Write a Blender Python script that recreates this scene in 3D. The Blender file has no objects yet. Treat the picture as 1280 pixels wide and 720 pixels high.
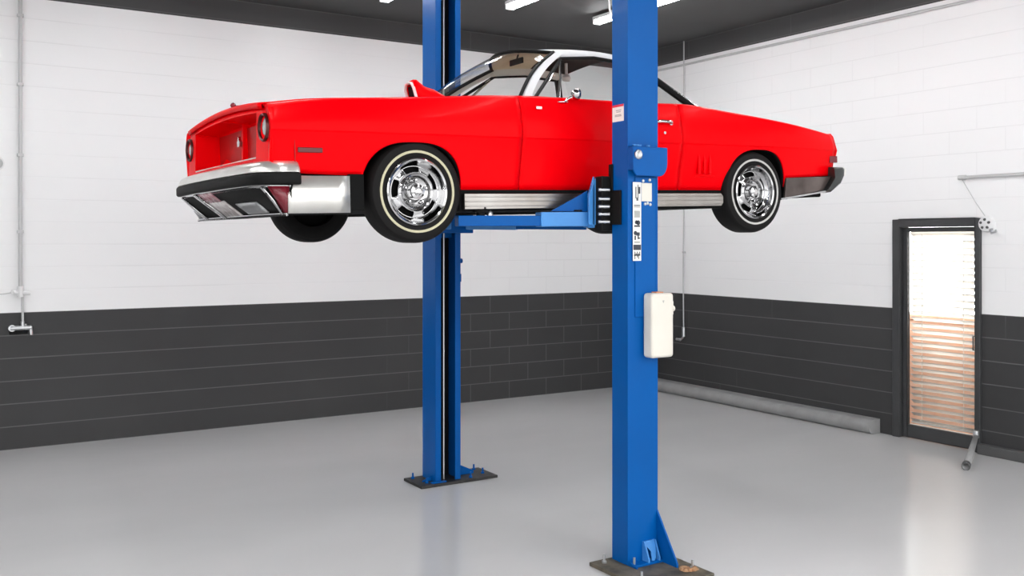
import bpy, bmesh, math, random
from mathutils import Vector, Matrix
random.seed(4)
C = bpy.context.scene.collection
H = 2.13                                   # eye height
pi = math.pi

# ------------------------------------------------------------------ materials
def mat(name, col, rough=.5, metal=0., spec=.5, coat=0., noise=None, bump=0., bscale=40., emit=None, estr=0., trans=0., nscale=6.):
    m = bpy.data.materials.new(name); m.use_nodes = True
    nt = m.node_tree; b = nt.nodes['Principled BSDF']
    b.inputs['Base Color'].default_value = (*col, 1)
    b.inputs['Roughness'].default_value = rough
    b.inputs['Metallic'].default_value = metal
    b.inputs['Specular IOR Level'].default_value = spec
    b.inputs['Coat Weight'].default_value = coat
    b.inputs['Coat Roughness'].default_value = .05
    b.inputs['Transmission Weight'].default_value = trans
    if emit:
        b.inputs['Emission Color'].default_value = (*emit, 1); b.inputs['Emission Strength'].default_value = estr
    tc = nt.nodes.new('ShaderNodeTexCoord')
    if noise:
        n = nt.nodes.new('ShaderNodeTexNoise'); n.inputs['Scale'].default_value = nscale; n.inputs['Detail'].default_value = 4
        nt.links.new(tc.outputs['Object'], n.inputs['Vector'])
        r = nt.nodes.new('ShaderNodeValToRGB')
        r.color_ramp.elements[0].position = .3; r.color_ramp.elements[1].position = .7
        r.color_ramp.elements[0].color = (*col, 1); r.color_ramp.elements[1].color = (*noise, 1)
        nt.links.new(n.outputs['Fac'], r.inputs['Fac']); nt.links.new(r.outputs['Color'], b.inputs['Base Color'])
    if bump:
        n2 = nt.nodes.new('ShaderNodeTexNoise'); n2.inputs['Scale'].default_value = bscale; n2.inputs['Detail'].default_value = 3
        nt.links.new(tc.outputs['Object'], n2.inputs['Vector'])
        bp = nt.nodes.new('ShaderNodeBump'); bp.inputs['Strength'].default_value = bump; bp.inputs['Distance'].default_value = .01
        nt.links.new(n2.outputs['Fac'], bp.inputs['Height']); nt.links.new(bp.outputs['Normal'], b.inputs['Normal'])
    return m

M = {}
M['red'] = mat('red_car_paint', (.84, .0, .003), .30, 0, .03, .02)
M['darkred'] = mat('red_shade_and_seam', (.42, .003, .004), .4, 0, .25)  # darkened car red: recess shade painted into the grille; also the panel seam
M['white_roof'] = mat('roof_vinyl', (.72, .73, .74), .42, 0, .4, noise=(.64, .65, .66), nscale=3)
M['chrome'] = mat('chrome', (.56, .56, .56), .12, 1, noise=(.46, .46, .47), nscale=9)
M['brushed'] = mat('brushed_trim', (.40, .385, .37), .3, 1, noise=(.27, .245, .22), nscale=3)
M['bright'] = mat('bright_bumper_metal', (.80, .79, .76), .28, .75, noise=(.72, .71, .67), nscale=7)
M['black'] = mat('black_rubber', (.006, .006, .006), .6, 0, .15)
M['tyre'] = mat('tyre_rubber', (.007, .0065, .0065), .6, 0, .14, bump=.1, bscale=90)
M['under'] = mat('underbody', (.006, .006, .006), .8, 0, .1)
M['tanwall'] = mat('cream_sidewall_stripe', (.52, .49, .33), .6)
M['greywall'] = mat('grey_sidewall_stripe', (.50, .49, .47), .6)
M['blue'] = mat('blue_lift_paint', (.0, .088, .34), .36, 0, .12, .02, noise=(.0, .078, .305), nscale=2)
M['skyblue'] = mat('light_blue_paint', (.055, .25, .60), .38, 0, .4, noise=(.04, .20, .52), nscale=5)
M['plate'] = mat('worn_steel_plate', (.05, .048, .04), .6, .3, noise=(.20, .17, .12), nscale=9)
M['darkplate'] = mat('dark_steel_plate', (.018, .018, .018), .55, .3, noise=(.05, .047, .045), nscale=9)
M['steel'] = mat('galvanised_steel', (.55, .56, .57), .35, .9)
M['cream'] = mat('cream_plastic', (.68, .655, .59), .42, 0, .3, noise=(.64, .61, .545), nscale=5)
M['label'] = mat('label_paper', (.82, .80, .75), .6)
M['ink'] = mat('label_ink', (.03, .035, .05), .6)
M['greyink'] = mat('label_grey_ink', (.38, .38, .36), .6)
M['redink'] = mat('label_red_ink', (.62, .02, .05), .6)
M['greywhite'] = mat('painted_conduit', (.50, .50, .50), .5)
M['palewhite'] = mat('pale_enamel', (.74, .74, .74), .4)
M['darkframe'] = mat('charcoal_door_paint', (.035, .036, .038), .45, noise=(.045, .046, .048))
def slat_mat():
    m = mat('blind_slat', (.88, .86, .83), .5); nt = m.node_tree
    tr = nt.nodes.new('ShaderNodeBsdfTranslucent'); tr.inputs['Color'].default_value = (.9, .87, .83, 1)
    mx = nt.nodes.new('ShaderNodeMixShader'); mx.inputs['Fac'].default_value = .45
    nt.links.new(nt.nodes['Principled BSDF'].outputs[0], mx.inputs[1]); nt.links.new(tr.outputs[0], mx.inputs[2])
    nt.links.new(mx.outputs[0], nt.nodes['Material Output'].inputs['Surface']); return m
M['slat'] = slat_mat()
M['curb'] = mat('grey_concrete', (.30, .30, .30), .7, noise=(.24, .24, .24), bump=.15)
M['skirt'] = mat('dark_grey_kerb', (.075, .075, .076), .6)
M['ceil'] = mat('charcoal_ceiling', (.055, .055, .055), .8, noise=(.07, .07, .07), nscale=.8)
M['tube'] = mat('lamp_tube', (.9, .9, .9), .4, emit=(.985, .99, 1), estr=30)
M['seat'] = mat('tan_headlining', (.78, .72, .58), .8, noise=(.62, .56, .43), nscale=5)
M['lens'] = mat('lamp_glass', (.50, .52, .52), .12, .0, .6, .3, noise=(.36, .38, .38), nscale=30)
M['whitelens'] = mat('white_lens', (.72, .68, .66), .2, 0, .6, noise=(.45, .40, .40), nscale=26)
M['redlens'] = mat('dark_red_lens', (.16, .01, .02), .2, 0, .6)
M['clay'] = mat('orange_brick_outside', (.80, .42, .27), .8, noise=(.86, .55, .40), nscale=5)
M['pave'] = mat('pale_paving', (.6, .58, .55), .8, noise=(.5, .48, .46))

def glass_mat(name, tint, gloss):
    m = bpy.data.materials.new(name); m.use_nodes = True; nt = m.node_tree
    nt.nodes.clear()
    o = nt.nodes.new('ShaderNodeOutputMaterial'); mx = nt.nodes.new('ShaderNodeMixShader')
    t = nt.nodes.new('ShaderNodeBsdfTransparent'); t.inputs['Color'].default_value = (*tint, 1)
    g = nt.nodes.new('ShaderNodeBsdfGlossy'); g.inputs['Roughness'].default_value = .02
    lw = nt.nodes.new('ShaderNodeLayerWeight'); lw.inputs['Blend'].default_value = .5
    pw = nt.nodes.new('ShaderNodeMath'); pw.operation = 'POWER'; nt.links.new(lw.outputs['Facing'], pw.inputs[0]); pw.inputs[1].default_value = 5
    f = nt.nodes.new('ShaderNodeMath'); f.operation = 'MULTIPLY_ADD'; nt.links.new(pw.outputs[0], f.inputs[0]); f.inputs[1].default_value = 1 - gloss; f.inputs[2].default_value = gloss
    nt.links.new(f.outputs[0], mx.inputs['Fac']); nt.links.new(t.outputs[0], mx.inputs[1]); nt.links.new(g.outputs[0], mx.inputs[2])
    nt.links.new(mx.outputs[0], o.inputs['Surface'])
    return m
M['glass'] = glass_mat('window_glass', (.96, .97, .965), .04)

def wall_mat(name, axis):
    m = bpy.data.materials.new(name); m.use_nodes = True; nt = m.node_tree; N = nt.nodes; L = nt.links
    b = N['Principled BSDF']; b.inputs['Roughness'].default_value = .62; b.inputs['Specular IOR Level'].default_value = .3
    tc = N.new('ShaderNodeTexCoord'); sp = N.new('ShaderNodeSeparateXYZ'); L.new(tc.outputs['Object'], sp.inputs[0])
    cb = N.new('ShaderNodeCombineXYZ'); L.new(sp.outputs[axis], cb.inputs[0]); L.new(sp.outputs['Z'], cb.inputs[1])
    br = N.new('ShaderNodeTexBrick'); L.new(cb.outputs[0], br.inputs['Vector'])
    br.inputs['Scale'].default_value = 1; br.inputs['Brick Width'].default_value = .60; br.inputs['Row Height'].default_value = .2317
    br.inputs['Mortar Size'].default_value = .006; br.inputs['Mortar Smooth'].default_value = .3
    br.inputs['Color1'].default_value = (1, 1, 1, 1); br.inputs['Color2'].default_value = (.94, .94, .94, 1); br.inputs['Mortar'].default_value = (0, 0, 0, 1)
    b2 = N.new('ShaderNodeTexBrick'); L.new(cb.outputs[0], b2.inputs['Vector'])
    b2.inputs['Scale'].default_value = 1; b2.inputs['Brick Width'].default_value = 400; b2.inputs['Row Height'].default_value = .2317; b2.inputs['Mortar Size'].default_value = .006; b2.inputs['Mortar Smooth'].default_value = .3; b2.offset = .37
    pn_ = N.new('ShaderNodeTexNoise'); pn_.inputs['Scale'].default_value = .45; pn_.inputs['Detail'].default_value = 1; L.new(tc.outputs['Object'], pn_.inputs['Vector'])
    pr = N.new('ShaderNodeMapRange'); L.new(pn_.outputs['Fac'], pr.inputs['Value']); pr.inputs['From Min'].default_value = .46; pr.inputs['From Max'].default_value = .60; pr.inputs['To Max'].default_value = .8
    vm = N.new('ShaderNodeMath'); vm.operation = 'MULTIPLY'; L.new(br.outputs['Fac'], vm.inputs[0]); L.new(pr.outputs[0], vm.inputs[1])
    if axis == 'X':                          # the upright joints are painted over on the left half of the back wall
        xr = N.new('ShaderNodeMapRange'); L.new(sp.outputs['X'], xr.inputs['Value']); xr.inputs['From Min'].default_value = 4.8; xr.inputs['From Max'].default_value = 6.2; xr.inputs['To Max'].default_value = .8
        vm = N.new('ShaderNodeMath'); vm.operation = 'MULTIPLY'; L.new(br.outputs['Fac'], vm.inputs[0]); L.new(xr.outputs[0], vm.inputs[1])
    jm = N.new('ShaderNodeMath'); jm.operation = 'MAXIMUM'; L.new(vm.outputs[0], jm.inputs[0]); L.new(b2.outputs['Fac'], jm.inputs[1])
    joint = jm.outputs[0]
    def rgb(c):
        n = N.new('ShaderNodeRGB'); n.outputs[0].default_value = (*c, 1); return n.outputs[0]
    def mix(f, a, c):
        n = N.new('ShaderNodeMix'); n.data_type = 'RGBA'; L.new(f, n.inputs['Factor']); L.new(a, n.inputs['A']); L.new(c, n.inputs['B']); return n.outputs['Result']
    def gt(v):
        n = N.new('ShaderNodeMath'); n.operation = 'GREATER_THAN'; L.new(sp.outputs['Z'], n.inputs[0]); n.inputs[1].default_value = v; return n.outputs[0]
    nz = N.new('ShaderNodeTexNoise'); nz.inputs['Scale'].default_value = 1.3; nz.inputs['Detail'].default_value = 5; L.new(tc.outputs['Object'], nz.inputs['Vector'])
    fz = N.new('ShaderNodeTexNoise'); fz.inputs['Scale'].default_value = .7; L.new(tc.outputs['Object'], fz.inputs['Vector'])
    ramp = N.new('ShaderNodeValToRGB'); L.new(fz.outputs['Fac'], ramp.inputs['Fac'])
    ramp.color_ramp.elements[0].position = .42; ramp.color_ramp.elements[1].position = .62
    ramp.color_ramp.elements[0].color = (.1, .1, .1, 1); ramp.color_ramp.elements[1].color = (.7, .7, .7, 1)
    white = mix(nz.outputs['Fac'], rgb((.82, .82, .822)), rgb((.85, .85, .852)))
    dark = mix(nz.outputs['Fac'], rgb((.036, .036, .037)), rgb((.048, .048, .049)))
    faint = N.new('ShaderNodeMath'); faint.operation = 'MULTIPLY'; L.new(joint, faint.inputs[0]); L.new(ramp.outputs['Color'], faint.inputs[1])
    whitem = mix(faint.outputs[0], white, rgb((.735, .735, .735)))
    half = N.new('ShaderNodeMath'); half.operation = 'MULTIPLY'; L.new(joint, half.inputs[0]); half.inputs[1].default_value = .8
    darkm = mix(half.outputs[0], dark, rgb((.115, .115, .115)))
    low = mix(gt(1.3902), darkm, whitem)
    topc = mix(half.outputs[0], rgb((.062, .062, .063)), rgb((.11, .11, .11)))
    L.new(mix(gt(4.612), low, topc), b.inputs['Base Color'])
    bp = N.new('ShaderNodeBump'); bp.inputs['Strength'].default_value = .25; bp.inputs['Distance'].default_value = .006; bp.invert = True
    L.new(joint, bp.inputs['Height']); L.new(bp.outputs['Normal'], b.inputs['Normal'])
    return m

def floor_mat():
    m = bpy.data.materials.new('polished_concrete_floor'); m.use_nodes = True; nt = m.node_tree; N = nt.nodes; L = nt.links
    b = N['Principled BSDF']; b.inputs['Specular IOR Level'].default_value = .45
    tc = N.new('ShaderNodeTexCoord')
    mp = N.new('ShaderNodeMapping'); L.new(tc.outputs['Object'], mp.inputs[0]); mp.inputs['Rotation'].default_value = (0, 0, .5); mp.inputs['Scale'].default_value = (.5, .9, 1)
    n = N.new('ShaderNodeTexNoise'); n.inputs['Scale'].default_value = 1.1; n.inputs['Detail'].default_value = 4; n.inputs['Roughness'].default_value = .5; L.new(mp.outputs[0], n.inputs['Vector'])
    r = N.new('ShaderNodeValToRGB'); r.color_ramp.elements[0].position = .3; r.color_ramp.elements[1].position = .72
    r.color_ramp.elements[0].color = (.555, .555, .557, 1); r.color_ramp.elements[1].color = (.59, .59, .592, 1)
    L.new(n.outputs['Fac'], r.inputs['Fac']); L.new(r.outputs['Color'], b.inputs['Base Color'])
    n2 = N.new('ShaderNodeTexNoise'); n2.inputs['Scale'].default_value = 2.5; n2.inputs['Detail'].default_value = 5; L.new(mp.outputs[0], n2.inputs['Vector'])
    r2 = N.new('ShaderNodeMapRange'); r2.inputs['To Min'].default_value = .19; r2.inputs['To Max'].default_value = .22; L.new(n2.outputs['Fac'], r2.inputs['Value'])
    L.new(r2.outputs[0], b.inputs['Roughness'])
    return m

# ------------------------------------------------------------------ mesh helpers
class MB:
    def __init__(s): s.v = []; s.f = []
    def add(s, vs, fs):
        o = len(s.v); s.v += [tuple(v) for v in vs]; s.f += [tuple(i + o for i in f) for f in fs]; return s
    def box(s, a, b):
        (x0, y0, z0), (x1, y1, z1) = a, b
        vs = [(x, y, z) for z in (z0, z1) for y in (y0, y1) for x in (x0, x1)]
        return s.add(vs, [(0, 2, 3, 1), (4, 5, 7, 6), (0, 1, 5, 4), (2, 6, 7, 3), (0, 4, 6, 2), (1, 3, 7, 5)])
    def hexa(s, vs):                        # 4 bottom + 4 top corners
        return s.add(vs, [(3, 2, 1, 0), (4, 5, 6, 7), (0, 1, 5, 4), (1, 2, 6, 5), (2, 3, 7, 6), (3, 0, 4, 7)])
    def bar(s, p, q, w, h, up=(0, 0, 1)):   # rectangular bar from p to q
        p, q, up = Vector(p), Vector(q), Vector(up); d = (q - p).normalized()
        sx = d.cross(up).normalized() * w / 2; sy = sx.cross(d).normalized() * h / 2
        return s.hexa([p - sx - sy, p + sx - sy, p + sx + sy, p - sx + sy, q - sx - sy, q + sx - sy, q + sx + sy, q - sx + sy])
    def tube(s, pts, r, n=12, cap=True):
        pts = [Vector(p) for p in pts]; rs = r if isinstance(r, (list, tuple)) else [r] * len(pts)
        rings = []; ref = None
        for i, p in enumerate(pts):
            d = (pts[min(i + 1, len(pts) - 1)] - pts[max(i - 1, 0)]).normalized()
            if ref is None:
                ref = Vector((0, 0, 1)) if abs(d.z) < .9 else Vector((1, 0, 0))
            a = (ref - d * ref.dot(d)).normalized(); ref = a; b = d.cross(a)
            rings.append([p + (a * math.cos(2 * pi * k / n) + b * math.sin(2 * pi * k / n)) * rs[i] for k in range(n)])
        vs = [v for rg in rings for v in rg]
        fs = [(i * n + k, i * n + (k + 1) % n, (i + 1) * n + (k + 1) % n, (i + 1) * n + k) for i in range(len(pts) - 1) for k in range(n)]
        if cap: fs += [tuple(range(n - 1, -1, -1)), tuple((len(pts) - 1) * n + k for k in range(n))]
        return s.add(vs, fs)
    def lathe(s, prof, o, axis='y', n=48, skip=None, closed=False):   # prof: (radius, along)
        vs = []
        for r, h in prof:
            for k in range(n):
                a = 2 * pi * k / n; c_, s_ = r * math.cos(a), r * math.sin(a)
                vs.append({'y': (o[0] + c_, o[1] + h, o[2] + s_), 'x': (o[0] + h, o[1] + c_, o[2] + s_), 'z': (o[0] + c_, o[1] + s_, o[2] + h)}[axis])
        fs = []; m = len(prof)
        for i in range(m if closed else m - 1):
            for k in range(n):
                if skip and skip(i, k): continue
                j = (i + 1) % m
                fs.append((i * n + k, j * n + k, j * n + (k + 1) % n, i * n + (k + 1) % n))
        return s.add(vs, fs)
    def prism(s, poly, vec):                # planar polygon of 3D points pushed along vec
        n = len(poly); v = Vector(vec)
        return s.add([Vector(p) for p in poly] + [Vector(p) + v for p in poly],
                     [tuple(range(n)), tuple(range(2 * n - 1, n - 1, -1))] + [(i, i + n, (i + 1) % n + n, (i + 1) % n) for i in range(n)])
    def grid(s, rows):                      # rows of equal length of 3D points
        n = len(rows[0])
        return s.add([p for r in rows for p in r], [(i * n + j, i * n + j + 1, (i + 1) * n + j + 1, (i + 1) * n + j) for i in range(len(rows) - 1) for j in range(n - 1)])
    def build(s, name, m, parent=None, bevel=0., smooth=35, solid=0., seg=2, sub=0, off=-1):
        me = bpy.data.meshes.new(name); bm = bmesh.new()
        vs = [bm.verts.new(v) for v in s.v]
        for f in s.f:
            try: bm.faces.new([vs[i] for i in f])
            except ValueError: pass
        bmesh.ops.remove_doubles(bm, verts=bm.verts, dist=1e-5)
        bmesh.ops.dissolve_degenerate(bm, edges=bm.edges, dist=1e-6)
        bmesh.ops.recalc_face_normals(bm, faces=bm.faces)
        bm.to_mesh(me); bm.free()
        o = bpy.data.objects.new(name, me); C.objects.link(o); me.materials.append(m)
        if parent is not None: o.parent = parent
        me.polygons.foreach_set('use_smooth', [bool(smooth)] * len(me.polygons))
        if smooth: me.set_sharp_from_angle(angle=math.radians(smooth))
        if sub:
            d = o.modifiers.new('s', 'SUBSURF'); d.levels = sub; d.render_levels = sub
        if solid:
            d = o.modifiers.new('t', 'SOLIDIFY'); d.thickness = solid; d.offset = off
        if bevel:
            d = o.modifiers.new('b', 'BEVEL'); d.width = bevel; d.segments = seg; d.limit_method = 'ANGLE'; d.angle_limit = math.radians(35); d.harden_normals = True
        return o

def tag(o, label, cat, group=None):
    o['label'] = label; o['category'] = cat
    if group: o['group'] = group
    return o
def lab(o, t): o['label'] = t; return o
def thing(name, label, cat, loc=(0, 0, 0), rot=(0, 0, 0), group=None):
    o = bpy.data.objects.new(name, None); C.objects.link(o); o.location = loc; o.rotation_euler = rot; o.empty_display_size = .2
    return tag(o, label, cat, group)
def struct(o): o['kind'] = 'structure'; return o
def lerp(a, b, t): return a + (b - a) * t
def interp(tab, x):
    if x <= tab[0][0]: return tab[0][1]
    for (a, p), (b, q) in zip(tab, tab[1:]):
        if x <= b:
            t = (x - a) / (b - a); return p + (q - p) * t
    return tab[-1][1]
def smooth_interp(tab, x):                  # catmull-rom through a table
    n = len(tab)
    if x <= tab[0][0]: return tab[0][1]
    if x >= tab[-1][0]: return tab[-1][1]
    for i in range(n - 1):
        if x <= tab[i + 1][0]:
            x0, y0 = tab[i]; x1, y1 = tab[i + 1]; h = x1 - x0; t = (x - x0) / h
            m0 = (y1 - tab[i - 1][1]) / (x1 - tab[i - 1][0]) if i > 0 else (y1 - y0) / h
            m1 = (tab[i + 2][1] - y0) / (tab[i + 2][0] - x0) if i + 2 < n else (y1 - y0) / h
            return (2*t**3-3*t**2+1)*y0 + (t**3-2*t**2+t)*h*m0 + (-2*t**3+3*t**2)*y1 + (t**3-t**2)*h*m1

# ------------------------------------------------------------------ the room
XR, YB, ZC = 9.12, 11.0, 4.87
YF = 1.0                                    # the roof ends here; the bay is open towards the camera
struct(MB().box((-7, -5, -.12), (XR + .2, YB + .2, 0)).build('floor', floor_mat(), smooth=0))
struct(MB().box((-7, YB, 0), (XR + .2, YB + .2, ZC)).build('wall_back', wall_mat('back_block_wall', 'X'), smooth=0))
DY0, DY1, DZ1 = 5.645, 6.655, 2.352
w = MB()
w.box((XR, -1, 0), (XR + .2, DY0, ZC)); w.box((XR, DY1, 0), (XR + .2, YB, ZC)); w.box((XR, DY0, DZ1), (XR + .2, DY1, ZC))
struct(w.build('wall_right', wall_mat('right_block_wall', 'Y'), smooth=0))
struct(MB().box((-7, YF, ZC), (XR + .2, YB + .2, ZC + .15)).build('ceiling', M['ceil'], smooth=0))
struct(MB().box((XR - .085, -1, 0), (XR, DY0 - .0, .10)).build('baseboard_right', M['skirt'], bevel=.008))
tr = MB().tube([(XR - .025, -1, 4.545), (XR - .025, 10.6, 4.545)], .016, 8)
struct(tr.build('trim_1', M['greywhite']))

# half-round kerb along the right wall
prof = [(0, 0)] + [(-.20 * math.cos(a), .155 * math.sin(a)) for a in [pi / 2 * k / 10 for k in range(11)]][0:11]
prof = [(0, 0), (-.13, 0)] + [(-.105 - .088 * math.cos(a), .076 + .079 * math.sin(a)) for a in [pi * (-.40 + .9 * k / 12) for k in range(13)]] + [(0, .158)]
k = MB().prism([(XR - .001 + x, 6.83, z) for x, z in prof], (0, YB - 6.83 - .02, 0)).build('floor_kerb', M['curb'], bevel=.004)
tag(k, 'grey rounded concrete kerb along the foot of the right wall, ending short of the door', 'kerb')

# door with glazed leaf
def yz(MBo, x0, x1, y0, y1, z0, z1): return MBo.box((x0, y0, z0), (x1, y1, z1))
f = MB(); X0, X1 = XR - .035, XR + .13
yz(f, X0, X1, DY0, DY0 + .055, .0, DZ1); yz(f, X0, X1, DY1 - .085, DY1, .0, DZ1); yz(f, X0, X1, DY0 + .055, DY1 - .085, DZ1 - .085, DZ1)
door = struct(f.build('door_1', M['darkframe'], bevel=.006))
l = MB(); LX0, LX1 = XR + .02, XR + .065; a0, a1 = DY0 + .058, DY1 - .088
yz(l, LX0, LX1, a0, a0 + .03, .012, DZ1 - .09); yz(l, LX0, LX1, a1 - .06, a1, .012, DZ1 - .09)
yz(l, LX0, LX1, a0 + .03, a1 - .06, .012, .145); yz(l, LX0, LX1, a0 + .03, a1 - .06, DZ1 - .135, DZ1 - .09)
l.build('door_leaf', M['darkframe'], door, bevel=.004)
MB().box((LX0 + .02, a0 + .025, .14), (LX0 + .026, a1 - .055, DZ1 - .13)).build('glass_pane', M['glass'], door, smooth=0)
h = MB().tube([(LX0, a0 + .016, 1.02), (LX0 - .05, a0 + .016, 1.02), (LX0 - .05, a0 + .016, 1.16), (LX0, a0 + .016, 1.16)], .007, 8)
lab(h.build('handle', M['darkframe'], door), 'dark pull handle')

# blind behind the glass
bl = thing('window_blind', 'white horizontal slat blind hanging behind the glass of the dark framed door', 'blind', (XR + .10, (a0 + a1) / 2 - .015, .16))
hw = (a1 - a0) / 2 - .047
sl = MB(); ns = 30; zt = DZ1 - .16 - .15
for i in range(ns):
    z = .03 + (zt - .06) * i / (ns - 1); tl = math.radians(-36); cw = .037
    pts = []
    for q in (-1, -.5, 0, .5, 1):
        pts.append((cw * q * math.cos(tl), .004 * (1 - q * q), z + cw * q * math.sin(tl)))
    sl.grid([[(x + .0, -hw, zz + bow) for x, bow, zz in pts], [(x, hw, zz + bow) for x, bow, zz in pts]])
sl.build('slats', M['slat'], bl, solid=.002)
MB().box((-.02, -hw - .005, zt - .01), (.02, hw + .005, zt + .04)).build('head_rail', M['slat'], bl, bevel=.004)
MB().box((-.015, -hw, -.0), (.015, hw, .018)).build('bottom_rail', M['slat'], bl, bevel=.004)
for y in (-hw * .62, hw * .62): MB().tube([(-.036, y, .01), (-.036, y, zt)], .0025, 6).build('ladder_cord', M['slat'], bl)

# what stands outside the door
struct(MB().box((-60, -80, -.3), (60, -5, -.06)).build('ground_front', mat('asphalt', (.10, .10, .10), .8, noise=(.14, .14, .14)), smooth=0))  # unseen dark ground, added to give the chrome darker reflections
struct(MB().box((-7.2, 1.0, 0), (-7, YB + .2, ZC)).build('wall_left', wall_mat('left_block_wall', 'Y'), smooth=0))  # unseen left wall, put in for contrast in the chrome
struct(MB().box((XR + .2, 0, -.12), (XR + 6, YB + 3, -.005)).build('ground_outside', M['pave'], smooth=0))
gw = MB().box((XR + .80, 4.5, -.05), (XR + 1.0, 9.5, 1.21)); gw.box((XR + .77, 4.5, 1.21), (XR + 1.03, 9.5, 1.27))
tag(gw.build('garden_wall', M['clay'], bevel=.01), 'orange brick wall seen through the door blind', 'wall')

# grey tube at the foot of the door
d = thing('floor_tube', 'grey tube lying on the floor at the right foot of the door', 'tube', (8.93, 5.60, 0))
t = MB(); p0, p1 = Vector((.02, .0, .20)), Vector((-.62, -.30, .035))
t.tube([p0, p0.lerp(p1, .5) + Vector((0, 0, -.01)), p1], [.022, .030, .034], 14, cap=False)
t.build('tube_body', M['curb'], d, solid=.004)
t = MB().tube([p1 - (p1 - p0).normalized() * .05, p1 + (p1 - p0).normalized() * .004], .038, 14, cap=False)
t.build('end_collar', M['skirt'], d, solid=.005)
MB().tube([p0 + Vector((.0, 0, .05)), p0 + Vector((0, 0, -.02))], .03, 12).build('pivot', M['steel'], d)

# ------------------------------------------------------------------ wall fittings
# left pipe with tap
p = thing('wall_pipe', 'thin grey pipe with a tap at its end, left on the back wall', 'pipe', (1.005, YB, 0))
MB().tube([(0, -.035, ZC), (0, -.035, 1.62)], .019, 10).build('riser', M['greywhite'], p)
u = MB().tube([(0, -.035, 1.66), (0, -.035, 1.55)], [.030, .030], 12); u.tube([(-.06, -.035, 1.60), (.09, -.035, 1.585)], .02, 10)
u.lathe([(.0, -.03), (.035, -.03), (.035, .0), (0, .0)], (-.05, -.004, 1.60), 'y', 12)
lab(u.build('elbow_fitting', M['palewhite'], p), 'pale elbow fitting')
MB().tube([(.02, -.035, 1.585), (.022, -.035, 1.28)], .012, 8).build('drop_tube', M['greywhite'], p)
v = MB().tube([(-.09, -.035, 1.235), (.10, -.035, 1.235)], .026, 12); v.tube([(-.075, 0, 1.235), (-.075, -.05, 1.235)], .034, 12); v.tube([(.02, -.035, 1.23), (.02, -.035, 1.30)], .02, 10)
v.tube([(.095, -.035, 1.25), (.10, -.05, 1.16)], .016, 8); v.tube([(.05, -.035, 1.235), (.05, -.035, 1.275)], .012, 8)
lab(v.build('tap_body', M['steel'], p), 'bright metal tap body')
MB().box((-.10, -.012, 1.17), (.07, 0, 1.235)).build('tap_plate', M['black'], p, bevel=.004)
for zz in (2.2, 2.98, 3.7, 4.4):
    MB().box((-.03, -.056, zz), (.03, 0, zz + .03)).build('pipe_clip', M['greywhite'], p, bevel=.004)
wr = MB().tube([(-.05, -.02, 1.60), (-.14, -.012, 1.585), (-.35, -.01, 1.575), (-.7, -.01, 1.55)], .005, 6)
wr.build('side_wire', M['greywhite'], p)
kb = thing('wall_fitting', 'small pale round fitting on the back wall at the far left edge', 'fitting', (.79, YB, 2.905))
MB().lathe([(0, -.05), (.03, -.05), (.055, -.035), (.06, -.012), (.06, 0), (0, 0)], (0, 0, 0), 'y', 20).build('dome', M['greywhite'], kb)
MB().lathe([(0, -.006), (.075, -.006), (.075, 0), (0, 0)], (0, 0, 0), 'y', 20).build('rose', M['palewhite'], kb)

# hanging hose on right wall
hs = thing('air_hose', 'thin hanging air line with metal coupling on the right wall near the corner', 'hose', (XR - .012, 9.964, 0))
MB().tube([(-.02, 0, ZC), (-.02, 0, 2.6), (-.022, .01, 1.6), (-.024, 0, .92)], .009, 8).build('hose_line', M['greywhite'], hs)
q = MB().tube([(-.024, 0, .93), (-.024, 0, .80)], .024, 10); q.tube([(-.024, 0, .80), (-.03, .07, .74)], .014, 8); q.tube([(-.035, .05, .755), (-.035, .13, .755)], .020, 10)
lab(q.build('coupling', M['steel'], hs), 'bright metal coupling')
for zz in (1.95, 3.4): MB().box((-.035, -.02, zz), (0, .02, zz + .025)).build('clip', M['greywhite'], hs, bevel=.003)

# door alarm and its conduit
al = thing('door_alarm', 'round pale alarm sounder on the wall at the top right of the door frame', 'alarm', (XR, 5.585, 2.29))
MB().lathe([(0, -.05), (.045, -.05), (.075, -.035), (.082, -.01), (.082, 0), (0, 0)], (0, 0, 0), 'x', 28).build('sounder_dome', M['palewhite'], al)
for i in range(5):
    a = 2 * pi * i / 5 + .3
    g = MB().lathe([(0, -.012), (.013, -.008), (.016, .01), (0, .01)], (-.048, .043 * math.cos(a), .043 * math.sin(a)), 'x', 10)
    g.build('grille_stud', M['skirt'], al)
MB().tube([(-.02, -.05, -.05), (-.05, -.075, -.085), (-.05, -.12, -.07)], .017, 10).build('side_lever', M['steel'], al)
MB().tube([(-.012, .02, .08), (-.012, .12, .22), (-.012, .262, .452)], .004, 6).build('feed_wire', M['greywhite'], al)
cp = thing('conduit_pipe', 'horizontal grey conduit on the right wall above the alarm', 'pipe', (XR, 5.85, 2.765))
MB().tube([(-.025, .0, 0), (-.025, -6.5, 0)], .016, 10).build('conduit_run', M['greywhite'], cp)
MB().tube([(-.025, .03, 0), (-.025, -.05, 0)], .024, 10).build('end_cap', M['greywhite'], cp)

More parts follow.
